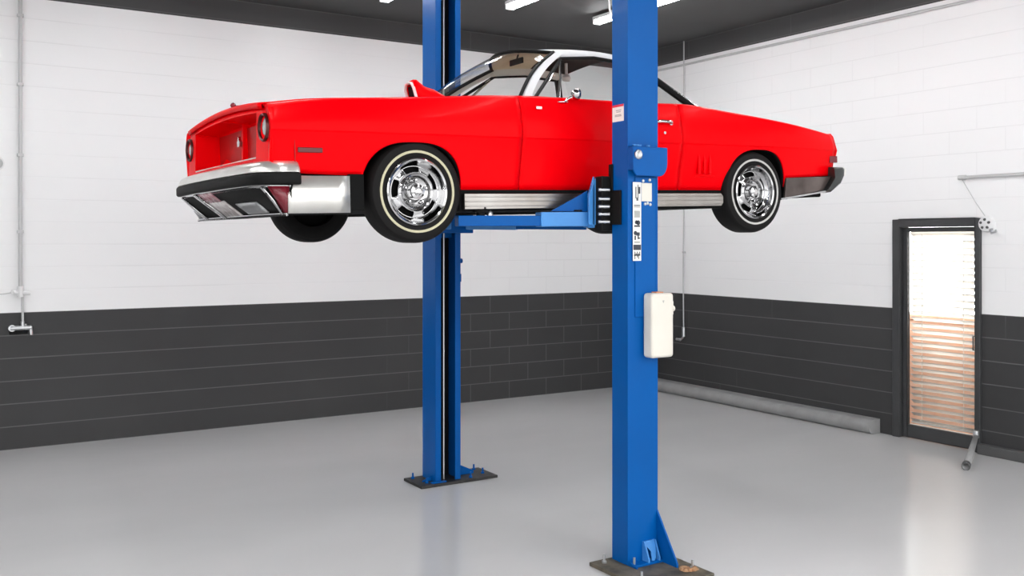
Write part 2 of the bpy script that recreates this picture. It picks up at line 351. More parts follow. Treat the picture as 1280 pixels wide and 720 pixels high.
# ------------------------------------------------------------------ ceiling lights
def ceiling_light(x, y1, ln, label):
    r = thing('ceiling_light', label, 'light', (x, y1, ZC), group='tube lights under the ceiling')
    MB().box((-.06, -ln, -.075), (.06, 0, -.03)).build('fixture_body', M['palewhite'], r, bevel=.01)
    for y in (-.3, -ln + .3):
        MB().tube([(0, y, 0), (0, y, -.035)], .012, 8).build('hanger', M['greywhite'], r)
    for dx in (-.035, .035):
        MB().tube([(dx, -.035, -.10), (dx, -ln + .035, -.10)], .016, 10).build('tube', M['tube'], r)
    for y in (-.03, -ln + .005):
        MB().box((-.055, y, -.122), (.055, y + .025, -.07)).build('lamp_holder', M['palewhite'], r, bevel=.004)
    return r
def copy_fill_light(src, x, y1, label):
    c = src.copy(); C.objects.link(c); c.location = (x, y1, ZC); c['label'] = label
    for ch in src.children:
        d_ = ch.copy(); C.objects.link(d_); d_.parent = c
first = ceiling_light(7.13, 9.38, 1.9, 'white tube light under the ceiling, left of the near lift post top')
ceiling_light(5.83, 9.30, 1.9, 'white tube light under the ceiling, above the car roof between the lift posts')
ceiling_light(4.48, 9.75, 1.9, 'white tube light under the ceiling, left of the far lift post top')
for yy, where in ((9.72, 'back'), (6.9, 'middle'), (4.1, 'front')):  # unseen tubes, added because the visible ones left the floor dark
    for i, xx in enumerate({9.72: (-3.6, -1.0, 1.0, 2.9)}.get(yy, (-3.6, -.8, 1.9, 4.5, 7.1))):
        copy_fill_light(first, xx, yy, 'added fill tube light out of frame in the %s row, number %d from the left' % (where, i + 1))
cb = MB().tube([(6.72, 8.60, ZC), (6.74, 8.62, ZC - .12), (6.83, 8.68, ZC - .22), (6.98, 8.74, ZC - .16), (7.08, 8.76, ZC - .07)], .011, 8)
tag(cb.build('light_cable', M['palewhite']), 'white looping cable feeding the tube light beside the near lift post', 'cable')

# ------------------------------------------------------------------ two-post lift
def channel(x0, x1, y0, y1, open_plus, z0, z1, t=.012, lip=.05):
    m = MB()
    yb0, yb1 = (y0, y0 + t) if open_plus else (y1 - t, y1)
    yl0, yl1 = (y1 - t, y1) if open_plus else (y0, y0 + t)
    pts_ = [(x0, yb0 if open_plus else yb1), (x1, yb0 if open_plus else yb1), (x1, yl1 if open_plus else yl0), (x1 - lip, yl1 if open_plus else yl0),
            (x1 - lip, yl0 if open_plus else yl1), (x1 - t, yl0 if open_plus else yl1), (x1 - t, yb1 if open_plus else yb0), (x0 + t, yb1 if open_plus else yb0),
            (x0 + t, yl0 if open_plus else yl1), (x0 + lip, yl0 if open_plus else yl1), (x0 + lip, yl1 if open_plus else yl0), (x0, yl1 if open_plus else yl0)]
    m.prism([(x, y, z0) for x, y in pts_], (0, 0, z1 - z0))
    return m
ZT = 4.62
def bolt(parent, x, y, z, h=.05):
    b = MB().tube([(x, y, z), (x, y, z + h)], .008, 8); b.lathe([(0, 0), (.017, 0), (.017, .014), (0, .014)], (x, y, z), 'z', 6)
    lab(b.build('anchor_bolt', M['steel'], parent), 'bright steel anchor bolt')

# near post -------------------------------------------------------
NP = thing('lift_post', 'near blue lift post with labels and a cream box, standing in front of the car', 'lift post', (4.08, 4.95, 0), group='posts of the two-post lift')
ox, oy = 4.08, 4.95
def N_(o): o.location = (-ox, -oy, 0); return o
nx0, nx1, ny0, ny1 = 3.955, 4.21, 4.865, 5.03
N_(channel(nx0, nx1, ny0, ny1, True, .025, ZT).build('column', M['blue'], NP, bevel=.004))
N_(MB().box((3.79, 4.47, 0), (4.335, 5.06, .025)).build('base_plate', M['plate'], NP, bevel=.004))
N_(MB().box((3.93, 4.84, ZT), (4.235, 5.06, ZT + .02)).build('top_plate', M['blue'], NP, bevel=.003))
N_(MB().prism([(4.195, ny0 + .01, .025), (4.195, 4.665, .025), (4.195, 4.665, .05), (4.195, ny0 + .01, .37)], (.014, 0, 0)).build('gusset', M['blue'], NP, bevel=.002))
N_(MB().prism([(3.958, ny0 + .01, .025), (3.958, 4.78, .025), (3.958, 4.78, .035), (3.958, ny0 + .01, .06)], (.012, 0, 0)).build('gusset', M['blue'], NP, bevel=.002))
lp = MB()
for xx in (4.075, 4.165):
    lp.prism([(xx, ny0 + .005, .03), (xx, 4.80, .03), (xx, 4.80, .06), (xx, ny0 - .02, .165), (xx, ny0 + .005, .165)], (.012, 0, 0))
lp.prism([(4.087, ny0 - .012, .165), (4.165, ny0 - .012, .165), (4.165, ny0 - .03, .13), (4.15, ny0 - .05, .06), (4.135, ny0 - .05, .03), (4.12, ny0 - .05, .03), (4.118, ny0 - .04, .10), (4.087, ny0 - .02, .14)], (0, .012, 0))
lab(N_(lp.build('foot_bracket', M['skyblue'], NP, bevel=.002)), 'light blue foot bracket')
N_(MB().box((3.965, 4.80, .025), (4.20, ny0, .042)).build('foot_flange', M['blue'], NP, bevel=.003))
for (x, y) in ((3.98, 4.83), (3.85, 4.60), (4.27, 4.60), (4.27, 4.97), (3.86, 4.99)):
    b = MB().tube([(x, y, .025), (x, y, .085)], .008, 8); b.lathe([(0, 0), (.017, 0), (.017, .014), (0, .014)], (x, y, .026), 'z', 6)
    lab(N_(b.build('anchor_bolt', M['steel'], NP)), 'bright steel anchor bolt')
rs = MB()
for i in range(9):
    a = i * .7; rs.lathe([(0, 0), (.020 + .004 * (i % 3), .004), (.012, .02), (0, .024)], (4.20 + .030 * math.cos(a) + i * .006, 4.60 + .03 * math.sin(a), .025), 'z', 7)
lab(N_(rs.build('rust_lump', mat('rust', (.22, .09, .04), .9, noise=(.42, .26, .14), nscale=40), NP)), 'rusty lump on the base plate')
# latch cover
lc = MB(); c0 = ny0 - .075
pl = [(3.955, H + .605), (4.245, H + .600), (4.245, H + .50)] + [(4.245 - .07 * (1 - math.cos(a)), H + .50 - .085 * math.sin(a)) for a in [pi / 2 * i / 6 for i in range(1, 7)]] + [(3.985, H + .415), (3.955, H + .45)]
lc.prism([(x, c0 + .02, z) for x, z in pl], (0, .015, 0))
lc.box((3.955, c0 + .02, H + .585), (4.245, ny0, H + .605)); lc.box((4.228, c0 + .03, H + .49), (4.245, ny0, H + .59)); lc.box((3.955, c0 + .03, H + .45), (3.97, ny0, H + .59))
lcv = N_(lc.build('latch_cover', M['blue'], NP, bevel=.004))
r_ = MB().lathe([(0, -.012), (.012, -.012), (.02, -.016), (.030, -.010), (.032, 0), (0, 0)], (3.995, c0 + .02, H + .55), 'y', 20)
lab(r_.build('latch_pulley', M['steel'], lcv), 'bright round pulley end')
for x in (3.985, 4.01, 4.03, 4.10):
    bb = MB().lathe([(0, 0), (.012, 0), (.012, .012), (0, .012)], (x, ny0 - .03, H + .605), 'z', 8)
    bb.build('cover_screw', M['skyblue'], lcv)
cc = MB().box((4.012, ny0 - .008, H - .50), (4.195, ny0, H + .41)); cc.box((4.185, ny0 - .012, H - .50), (4.197, ny0, H + .41))
N_(cc.build('cable_cover', M['blue'], NP, bevel=.003))
# labels on the -Y face
yl = ny0 - .0095
ls = MB().box((3.99, yl - .0005, H - .135), (4.058, yl + .002, H + .375))
lsv = lab(N_(ls.build('pictogram_label', M['label'], NP, smooth=0)), 'tall white warning label with black pictograms')
yi = yl - .0015
def irect(x0, x1, z0, z1): MB().box((x0, yi, H + z0), (x1, yl, H + z1)).build('pictogram', M['ink'], lsv, smooth=0)
irect(4.010, 4.018, .27, .345); irect(4.028, 4.034, .255, .36); irect(4.018, 4.026, .255, .275); irect(4.036, 4.05, .30, .345)
irect(3.998, 4.05, .222, .228); irect(3.998, 4.05, .212, .216)
def disc(x, z, r, n=14):
    MB().prism([(x + r * math.cos(2 * pi * i / n), yi, H + z + r * math.sin(2 * pi * i / n)) for i in range(n)], (0, yl - yi, 0)).build('pictogram', M['ink'], lsv, smooth=0)
disc(4.018, .115, .013); disc(4.034, .112, .016); irect(4.000, 4.048, .085, .096)
disc(4.01, .045, .014); irect(4.018, 4.046, .028, .050); irect(4.028, 4.038, .005, .03); irect(4.002, 4.014, .00, .028); irect(4.036, 4.05, .008, .016)
irect(3.993, 4.055, -.065, -.030)
for i in range(5): irect(4.003 + .010 * i, 4.009 + .010 * i, -.125 + .012 * ((i * 2) % 3), -.075 - .010 * (i % 2))
irect(3.998, 4.05, -.102, -.094)
for z0, z1 in ((.145, .19), (-.02, -.008)): MB().box((4.000, yi, H + z0), (4.048, yl, H + z1)).build('label_panel', M['greyink'], lsv, smooth=0)
lab(N_(MB().box((4.062, ny0 - .0105, H + .252), (4.148, ny0 - .0075, H + .372)).build('blank_label', M['cream'], NP, smooth=0)), 'square white label')
for x, z in ((4.092, .235), (4.112, .24), (4.135, .232), (4.075, .385), (4.13, .392)):
    sc = MB().lathe([(0, -.008), (.009, -.006), (.011, 0), (0, 0)], (x, ny0 - .008, H + z), 'y', 10)
    N_(sc.build('cover_bolt', M['steel'], NP))
# sticker on the -X face
st = MB().box((nx0 - .002, 4.905, H + .775), (nx0 + .001, 5.022, H + .885))
stv = lab(N_(st.build('capacity_sticker', M['label'], NP, smooth=0)), 'white sticker with a red strip along its top')
MB().box((nx0 - .003, 4.905, H + .870), (nx0 - .0015, 5.022, H + .885)).build('red_strip', M['redink'], stv, smooth=0)
for y0_, y1_, z_ in ((4.93, 4.985, .845), (4.935, 4.98, .834), (4.93, 4.995, .815), (4.928, 4.995, .807)):
    MB().box((nx0 - .003, y0_, H + z_), (nx0 - .0015, y1_, H + z_ + .006)).build('text_line', M['greyink'], stv, smooth=0)
# cream control box
cbx = MB().box((4.075, 4.765, H - .765), (4.263, 4.862, H - .345))
cbo = lab(N_(cbx.build('control_box', M['cream'], NP, bevel=.022, seg=4)), 'cream plastic box with rounded corners')
MB().tube([(4.262, 4.80, H - .45), (4.285, 4.80, H - .45)], .020, 12).build('latch_button', M['cream'], cbo)
MB().box((4.258, 4.785, H - .49), (4.275, 4.815, H - .40)).build('side_catch', M['cream'], cbo, bevel=.004)
MB().prism([(4.160, 4.7645, H - .392), (4.178, 4.7645, H - .392), (4.169, 4.7645, H - .412)], (0, .002, 0)).build('arrow_mark', M['greyink'], cbo, smooth=0)
MB().box((4.14, 4.80, H - .347), (4.20, 4.85, H - .338)).build('top_latch', mat('orange_seal', (.55, .22, .1), .6), cbo, bevel=.002)
# carriage, guards and arms
ca = MB().box((3.985, 4.885, H + .02), (4.18, 5.06, H + .52)); N_(ca.build('carriage', M['blue'], NP, bevel=.006))
lab(N_(MB().box((3.875, 5.035, H + .06), (4.30, 5.115, H + .42)).build('slide_block', M['black'], NP, bevel=.006)), 'black slide block')
gd = MB().box((nx0 - .014, 4.925, H + .10), (nx0 - .001, 5.04, H + .325)); gd.box((nx0 - .014, 5.012, H + .31), (nx0 - .001, 5.05, H + .50))
lab(N_(gd.build('rubber_guard', M['black'], NP, bevel=.004)), 'black rubber guard')
def bracket(x):
    m = MB()
    for z in (H + .085, H + .215): m.prism([(x - .09, 5.11, z), (x + .07, 5.11, z), (x + .07, 5.22, z), (x - .02, 5.26, z), (x - .09, 5.22, z)], (0, 0, .018))
    m.prism([(x - .1, 5.10, H + .08), (x - .1, 5.16, H + .08), (x - .1, 5.16, H + .30), (x - .1, 5.10, H + .42)], (.014, 0, 0))
    m.prism([(x - .13, 5.10, H + .1), (x - .03, 5.10, H + .1), (x - .03, 5.10, H + .36), (x - .07, 5.10, H + .42), (x - .13, 5.10, H + .3)], (0, .012, 0))
    return m
b1 = lab(N_(bracket(3.95).build('arm_bracket', M['skyblue'], NP, bevel=.003)), 'light blue arm bracket')
for z in (.12, .17, .22, .27, .33):
    pn = MB().tube([(3.86, 5.05, H + z), (3.93, 5.025, H + z)], .011, 10)
    lab(pn.build('pin', M['steel'], b1), 'bright steel pin')
b2 = N_(bracket(4.24).build('arm_bracket', M['blue'], NP, bevel=.003))
def arm(parent, conv, p, q, zb, padz, name='arm'):
    p, q = Vector(p), Vector(q); mid = p.lerp(q, .42)
    a = MB().bar((p.x, p.y, zb + .048), (mid.x, mid.y, zb + .043), .12, .096)
    ao = lab(conv(a.build(name, M['skyblue'], parent, bevel=.006)), 'light blue outer arm sleeve')
    i = MB().bar((mid.x - (q - p).normalized().x * .12, mid.y - (q - p).normalized().y * .12, zb + .035), (q.x, q.y, zb + .030), .095, .068)
    i.build('inner_arm', M['blue'], ao, bevel=.005)
    e = q - (q - p).normalized() * .16
    s = MB().tube([(e.x, e.y, zb + .06), (e.x, e.y, padz - .03)], .028, 14); s.lathe([(0, 0), (.05, 0), (.055, .008), (.055, .016), (0, .016)], (e.x, e.y, padz - .035), 'z', 20)
    s.build('screw_pad', M['black'], ao)
    MB().lathe([(0, 0), (.05, 0), (.06, .004), (.06, .018), (0, .018)], (e.x, e.y, padz - .019), 'z', 20).build('rubber_pad', M['black'], ao)
    bt = MB().lathe([(0, 0), (.02, 0), (.02, .02), (.012, .032), (0, .035)], (e.x + .07 * (1 if p.x > q.x else -1), e.y, zb + .066), 'z', 10)
    bt.build('stop_bolt', M['steel'], ao)
    return ao
a1_ = arm(NP, N_, (3.93, 5.185), (3.00, 5.42), H + .092, H + .212)
a1_.children
MB().lathe([(0, 0), (.03, 0), (.03, .012), (0, .014)], (3.80, 5.20, H + .188), 'z', 14).build('pivot_cap', M['black'], a1_)
sw = MB().prism([(3.62, 5.255, H + .19), (3.86, 5.17, H + .19), (3.86, 5.17, H + .33)], (.003, .012, 0))
sw.build('arm_gusset', M['blue'], a1_, bevel=.002)
arm(NP, N_, (4.26, 5.185), (4.98, 6.02), H + .092, H + .262)

# far post --------------------------------------------------------
FPx, FPy = 4.04, 7.55
FP = thing('lift_post', 'far blue lift post with an open dark channel, standing behind the car', 'lift post', (FPx, FPy, 0), group='posts of the two-post lift')
def F_(o): o.location = (-FPx, -FPy, 0); return o
fx0, fx1, fy0, fy1 = 3.905, 4.155, 7.43, 7.68
F_(channel(fx0, fx1, fy0, fy1, False, .025, ZT, lip=.055).build('column', M['blue'], FP, bevel=.004))
F_(MB().box((3.74, 7.375, 0), (4.505, 7.72, .025)).build('base_plate', M['darkplate'], FP, bevel=.004))
F_(MB().box((3.88, 7.40, ZT), (4.18, 7.70, ZT + .02)).build('top_plate', M['blue'], FP, bevel=.003))
lab(F_(MB().box((fx0 + .013, fy1 - .05, .03), (fx1 - .013, fy1 - .013, ZT - .01)).build('channel_shade', M['black'], FP, smooth=0)), 'black sheet painting the shade inside the channel')  # black sheet stands in for the shade in the open channel
lab(F_(MB().tube([(4.022, 7.50, .026), (4.022, 7.50, ZT - .02)], .009, 8).build('lift_cable', M['steel'], FP)), 'bright steel cable')
F_(MB().prism([(fx1, 7.55, .025), (fx1 + .20, 7.55, .025), (fx1 + .20, 7.55, .05), (fx1 + .03, 7.55, .13), (fx1, 7.55, .16)], (0, .012, 0)).build('gusset', M['blue'], FP, bevel=.002))
F_(MB().prism([(fx0, 7.50, .025), (fx0 - .09, 7.50, .025), (fx0 - .09, 7.50, .035), (fx0, 7.50, .07)], (0, .012, 0)).build('gusset', M['blue'], FP, bevel=.002))
F_(MB().box((fx0 - .05, 7.39, .025), (fx0 + .09, 7.43, .037)).build('foot_flange', M['blue'], FP, bevel=.003))
for (x, y) in ((3.80, 7.66), (3.83, 7.45), (4.25, 7.42), (4.42, 7.5), (4.42, 7.66)):
    b = MB().tube([(x, y, .025), (x, y, .075)], .008, 8); b.lathe([(0, 0), (.017, 0), (.017, .014), (0, .014)], (x, y, .026), 'z', 6)
    F_(b.build('anchor_bolt', M['blue'], FP))
sb = MB().box((fx1, 7.47, H - .37), (fx1 + .03, 7.52, H - .30)); sb.tube([(fx1, 7.49, H - .185), (fx1 + .045, 7.49, H - .185)], .022, 10); sb.box((fx1, 7.475, H - .42), (fx1 + .02, 7.51, H - .37))
F_(sb.build('cable_guide', M['blue'], FP, bevel=.003))
cf = MB().box((fx0 + .04, 7.515, H + .02), (fx1 - .04, 7.60, H + .50)); cf.box((3.85, 7.335, H + .06), (4.23, 7.415, H + .25)); cf.box((3.965, 7.41, H + .06), (4.095, 7.50, H + .25))
F_(cf.build('carriage', M['blue'], FP, bevel=.006))
arm(FP, F_, (3.93, 7.29), (3.28, 6.95), H + .092, H + .212)
arm(FP, F_, (4.14, 7.29), (4.93, 6.62), H + .092, H + .262)

# ------------------------------------------------------------------ the car
PITCH = math.radians(1.5)
CAR = thing('car', 'red two-door coupe with a white roof raised on the blue lift', 'car', (2.66, 6.30, H), (0, -PITCH, 0))
BELT = [(-.87, .800), (-.62, .833), (-.17, .862), (.24, .892), (.81, .931), (1.13, .936), (1.58, .936), (2.0, .940), (2.31, .944), (2.73, .908), (3.03, .882), (3.5, .838), (3.97, .784)]
belt = lambda u: smooth_interp(BELT, u)
def plan(u):
    if u < -.2: return 1 - .032 * ((-.2 - u) / .65) ** 2
    if u > 2.9: return 1 - .085 * ((u - 2.9) / 1.0) ** 2
    return 1.
FA, RA = (.005, .343, .600), (2.985, .335, .625)          # arch centre, half width, top
def zlow(u):
    for c, a, t in (FA, RA):
        if abs(u - c) < a - 1e-4:
            q = abs(u - c) / a; return .30 + (t - .30) * (1 - q ** 2.7) ** (1 / 2.3)
    if u < FA[0]: return interp([(-.87, .43), (-.72, .405), (-.34, .392)], u)
    if u < RA[0]: return .312
    return interp([(3.3, .410), (3.9, .436)], u)
CR = .650
def yside(u, z):
    if z >= CR:
        t = (z - CR) / (belt(u) - CR); y = 1.0 - .052 * t ** 2
    else:
        t = (CR - z) / .34; y = 1.0 - .066 * t
    return y * plan(u)
def inner(u): return interp([(.6, .865), (.95, .815), (2.3, .815), (2.6, .865)], u) * plan(u)
def side_column(u, sgn):
    zl = zlow(u); b = belt(u); col = []
    lowtop = min(CR, b)
    for i in range(9): col.append(lerp(zl, lowtop, i / 8))
    col[8] = CR - .005; col.append(CR + .004)
    for i in range(1, 9): col.append(lerp(CR + .004, b - .022, i / 8))
    pts = [(u, sgn * (yside(u, z) - (.005 if i < 9 else 0)), z) for i, z in enumerate(col)]
    y0 = yside(u, b - .022)
    for i in range(1, 6):
        a = pi / 2 * i / 5
        pts.append((u, sgn * (y0 - .05 * (1 - math.cos(a))), b - .022 + .022 * math.sin(a)))
    pts.append((u, sgn * inner(u), b + .006))
    return pts
def ulist(u0, u1):
    us = [u0 + (u1 - u0) * i / 40 for i in range(41)]
    for c, a, t in (FA, RA):
        us += [c + a * math.cos(pi * i / 44) * .9999 for i in range(45)]
        us += [c - a - .0008, c + a + .0008]
    return sorted(set(round(u, 5) for u in us if u0 - 1e-6 <= u <= u1 + 1e-6))
def side_panel(name, u0, u1, sgn):
    m = MB().grid([side_column(u, sgn) for u in ulist(u0, u1)])
    if u0 < -.8:
        c_ = side_column(u0, sgn); m.add([p for q in c_ for p in (q, (q[0] + .02, sgn * min(.80, abs(q[1]) - .01), q[2] - (.012 if abs(q[1]) < .93 and q[2] > .7 else 0)))], [(2 * i, 2 * i + 2, 2 * i + 3, 2 * i + 1) for i in range(len(c_) - 1)])
    return m.build(name, M['red'], CAR, smooth=22, solid=.012, off=0)
DF, DR = .785, 2.178
for sgn in (-1, 1):
    side_panel('front_fender', -.885, DF - .003, sgn)
    dr = side_panel('car_door', DF + .003, DR - .003, sgn)
    if sgn < 0: DOOR = dr
    qp = side_panel('quarter_panel', DR + .003, 3.97, sgn)
    if sgn < 0: QUARTER = qp
def ub(y): return .60 + .33 * (y / .82) ** 2
def hood_z(u, y): 
    w = .94 * plan(u); return belt(u) + .006 + .045 * max(0, 1 - (y / w) ** 2) * interp([(-.9, 1.15), (.9, .5)], u)
rows = []
ys = [-1 + i / 12 for i in range(25)]
for i in range(31):
    r = []
    for s in ys:
        t = i / 30; yb = .81 * s; u = lerp(-.888, ub(yb) + .03, t); y = s * (inner(u) - .004) ; r.append((u, y, hood_z(u, y)))
    rows.append(r)
front = rows[0]
lipr = [[(p[0] - .012, p[1], p[2] - .010) for p in front], [(p[0] - .004, p[1], p[2] - .034) for p in front]]
hood = MB().grid(lipr[::-1] + rows).build('hood', M['red'], CAR, solid=.01, off=0)
# hood scoop
def scoop(y0, y1):
    m = MB(); s = []
    secs = [(.325, .160, 0), (.35, .172, 0), (.41, .125, 0), (.48, .105, 0), (.57, .06, 0)]
    R = []
    for u, hgt, _ in secs:
        zb = hood_z(u, 0) - .02
        R.append([(u + (.035 if k in (0, 6) else 0), lerp(y0, y1, f), zb + hgt * g) for k, (f, g) in enumerate(((0, 0), (.04, .8), (.15, 1), (.5, 1.04), (.85, 1), (.96, .8), (1, 0)))])
    m.grid(R); return m
so = scoop(-.36, -.22).build('hood_scoop', M['red'], CAR, solid=.012, off=0)
mo = MB().tube([(p[0] - .004, p[1], p[2]) for p in [(.36, -.36, .91), (.327, -.355, 1.035), (.322, -.335, 1.068), (.322, -.29, 1.075), (.322, -.245, 1.068), (.327, -.225, 1.035), (.36, -.22, .91)]], .011, 8)
lab(mo.build('scoop_rim', M['palewhite'], so), 'pale rim of the scoop mouth')
MB().prism([(.366, -.355, .91), (.366, -.225, .91), (.338, -.225, 1.055), (.338, -.355, 1.055)], (.006, 0, 0)).build('scoop_mesh', M['black'], so, smooth=0)
# hood ornament
og = MB().tube([(-.80, 0, .855), (-.80, 0, .885)], [.014, .009], 10)
og.lathe([(0, -.02), (.014, -.012), (.02, 0), (.014, .012), (0, .02)], (-.815, 0, .90), 'x', 12)
og.tube([(-.80, 0, .892), (-.74, .0, .898), (-.70, 0, .892)], [.010, .008, .003], 8)
lab(og.build('hood_ornament', mat('ornament_red', (.22, .01, .02), .25, .3), CAR), 'small dark red hood ornament')

# front fascia with recessed grille
ysf = sorted(set([-.958, -.90, -.86, -.82, -.78, -.74, -.702, -.688, -.5, -.3, -.1, -.021, -.014, .014, .021, .1, .3, .5, .688, .702, .74, .78, .82, .86, .90, .958]))
def fz(y): return hood_z(-.872, y * .90) - .034
rows = []
for q in [0, .12, .165, .19, .3, .5, .7, .86, .885, .93, 1]:
    r = []
    for y in ysf:
        z = lerp(.44, fz(y), q)
        inside = abs(y) < .695 and .17 < q < .9
        dep = .0
        if inside: dep = .17 if abs(y) > .018 else .13
        bow = .015 * (abs(y) / .958) ** 4
        r.append((-.884 - .012 * (1 - q) + dep + bow, y, z))
    rows.append(r)
fas = MB().grid(rows).build('front_fascia', M['red'], CAR, smooth=20, solid=.008, off=0)
gp = MB().prism([(-.722, -.67, .512), (-.730, -.05, .512), (-.735, 0, .512), (-.730, .05, .512), (-.722, .67, .512), (-.70, .67, .512), (-.70, -.67, .512)], (0, 0, .24))
lab(gp.build('grille', M['darkred'], fas), 'recessed grille, shade painted in dark red')
em = MB().prism([(-.79, -.02, .63), (-.79, .02, .63), (-.79, .028, .665), (-.79, .012, .672), (-.79, .0, .70), (-.79, -.012, .672), (-.79, -.028, .665)], (.02, 0, 0))
lab(em.build('grille_emblem', M['chrome'], fas, bevel=.003), 'small chrome grille emblem')
cl = MB().tube([(-.888, y, .507) for y in (-.69, -.3, 0, .3, .69)], .006, 8)
lab(cl.build('grille_trim', M['bright'], fas), 'bright strip under the grille')
for s in (-1, 1):
    hx, hy, hz = -.876, s * .845, .672
    hl = MB().lathe([(.083, .03), (.083, -.018), (.078, -.026), (.070, -.022), (.066, .0)], (hx, hy, hz), 'x', 36)
    ho = lab(hl.build('headlight', mat('bezel_dark', (.10, .03, .03), .3, .8), CAR), 'round headlight')
    MB().lathe([(0, -.016), (.03, -.014), (.052, -.006), (.068, .008)], (hx, hy, hz), 'x', 36).build('headlight_lens', M['lens'], ho)

# front bumper
def bplan(s):                                # s in -1..1 -> (u, y) along the bumper
    pts = [(-.735, -1.005), (-.80, -1.012), (-.88, -.995), (-.955, -.93), (-.99, -.80), (-1.01, -.55), (-1.02, -.25), (-1.02, 0)]
    full = pts + [(u, -y) for u, y in pts[-2::-1]]
    t = (s + 1) / 2 * (len(full) - 1); i = min(int(t), len(full) - 2); f = t - i
    p0, p1, p2, p3 = full[max(i - 1, 0)], full[i], full[i + 1], full[min(i + 2, len(full) - 1)]
    cr = lambda a, b, c, d: .5 * (2 * b + (c - a) * f + (2 * a - 5 * b + 4 * c - d) * f * f + (-a + 3 * b - 3 * c + d) * f ** 3)
    return cr(p0[0], p1[0], p2[0], p3[0]), cr(p0[1], p1[1], p2[1], p3[1])
def band(prof, s0=-1, s1=1, n=60):
    R = []
    for i in range(n + 1):
        s = lerp(s0, s1, i / n); u, y = bplan(s); e = .002
        ua, ya = bplan(max(-1, s - e)); uc, yc = bplan(min(1, s + e)); t = Vector((uc - ua, yc - ya)).normalized(); nn = Vector((t.y, -t.x))
        if nn.dot(Vector((u + .3, y * .3))) < 0: nn = -nn
        R.append([(u + nn.x * d, y + nn.y * d, z) for d, z in prof])
    return MB().grid(R)
BZ = .0
bmp = band([(-.10, .470), (-.055, .474), (-.028, .462), (-.008, .432), (.0, .408), (-.02, .40)]).build('front_bumper', M['bright'], CAR, smooth=50, solid=.006, off=-1)
band([(-.02, .405), (.004, .402), (.010, .392), (.010, .348), (.002, .338), (-.04, .335)]).build('rubber_strip', M['black'], bmp, smooth=50, solid=.006)
MB().grid([[(-.80, y, .43), (-.93, y * 1.0, .468)] for y in [-.9 + .1 * i for i in range(19)]]).build('bumper_filler', M['black'], bmp)
# slanted lower panel
def low(s, q):                               # q 0 top .. 1 bottom
    u, y = bplan(s); z = lerp(.338, .168, q)
    uu = lerp(u + .025, -.80, q) if u < -.80 else u + .01
    uu = min(uu, max(u, -.80)) if u >= -.80 else uu
    return Vector((uu, y * lerp(.985, .965, q), z))
S0, S1 = -.87, .87
lpn = MB().grid([[low(lerp(S0, S1, i / 50), q) for q in (0, .5, 1)] for i in range(51)]).build('lower_grille', M['black'], CAR, solid=.01)
def strip(s0, s1, q0, q1, out=.012, n=14, sk=0.):
    R = []
    for i in range(n + 1):
        f = i / n; row = []
        for q in (q0, lerp(q0, q1, .5), q1):
            p_ = low(lerp(s0, s1, f) + sk * q, q) + Vector((-out, 0, -out * .4)); row.append(p_)
        R.append(row)
    return MB().grid(R)
lab(strip(S0, S1, .93, 1.03, .014, 50).build('lower_rail', M['chrome'], lpn, solid=.012), 'chrome rail')
lab(strip(S0, S1, 0, .10, .004, 50).build('upper_rail', M['chrome'], lpn, solid=.006), 'chrome rail')
for s0 in (-.60, .40, .16): lab(strip(s0, s0 + .035, .05, .97, .02, 3, -.045).build('divider', M['chrome'], lpn, solid=.014), 'slanted chrome divider')
lab(strip(-.06, .155, .38, .93, .010, 8, -.045).build('fog_lamp', M['whitelens'], lpn, solid=.008), 'white lamp lens')
lab(strip(-.02, .155, .06, .38, .010, 8, -.045).build('fog_lamp_top', mat('pink_lens', (.34, .07, .11), .2, 0, .6, noise=(.55, .4, .42), nscale=30), lpn, solid=.008), 'red upper lens')
lab(strip(-.34, -.14, .52, .90, .008, 6, -.045).build('grille_block', M['steel'], lpn, solid=.006), 'grey metal block')
lab(strip(.45, .66, .60, .90, .008, 6, -.045).build('grille_block', M['steel'], lpn, solid=.006), 'grey metal block')
lab(strip(-.86, -.62, .04, .93, .008, 6, -.02).build('corner_lens', M['redlens'], lpn, solid=.006), 'dark red corner lens')
# side valance behind the bumper
for s in (-1, 1):
    R = [[(u, s * (.998 * plan(u) if u > -.75 else .99), z) for z in (.172 + .0 * k_, .28, .388)] for k_, u in enumerate([-.805, -.76, -.68, -.58, -.5, -.43])]
    sv = MB().grid(R).build('side_valance', M['bright'], CAR, solid=.012)
    MB().box((-.428, s * .985 if s < 0 else .93, .185), (-.335, -.93 if s < 0 else .985, .40)).build('splash_panel', M['under'], CAR, bevel=.005)
# marker light on the near flank (and its twin)
for s in (-1, 1):
    yy = s * (yside(-.64, .54) + .003)
    mk = MB().box((-.735, min(yy, yy + s * .008), .522), (-.585, max(yy, yy + s * .008), .552)).build('marker_light', mat('marker_dark', (.10, .012, .014), .3, .3), CAR, bevel=.004)
    lab(mk, 'narrow dark marker light')
    pl_ = MB().box((-.752, min(yy, yy - s * .01) , .45), (-.748, max(yy, yy - s * .01) + .0, .63)).build('panel_seam', M['darkred'], CAR)

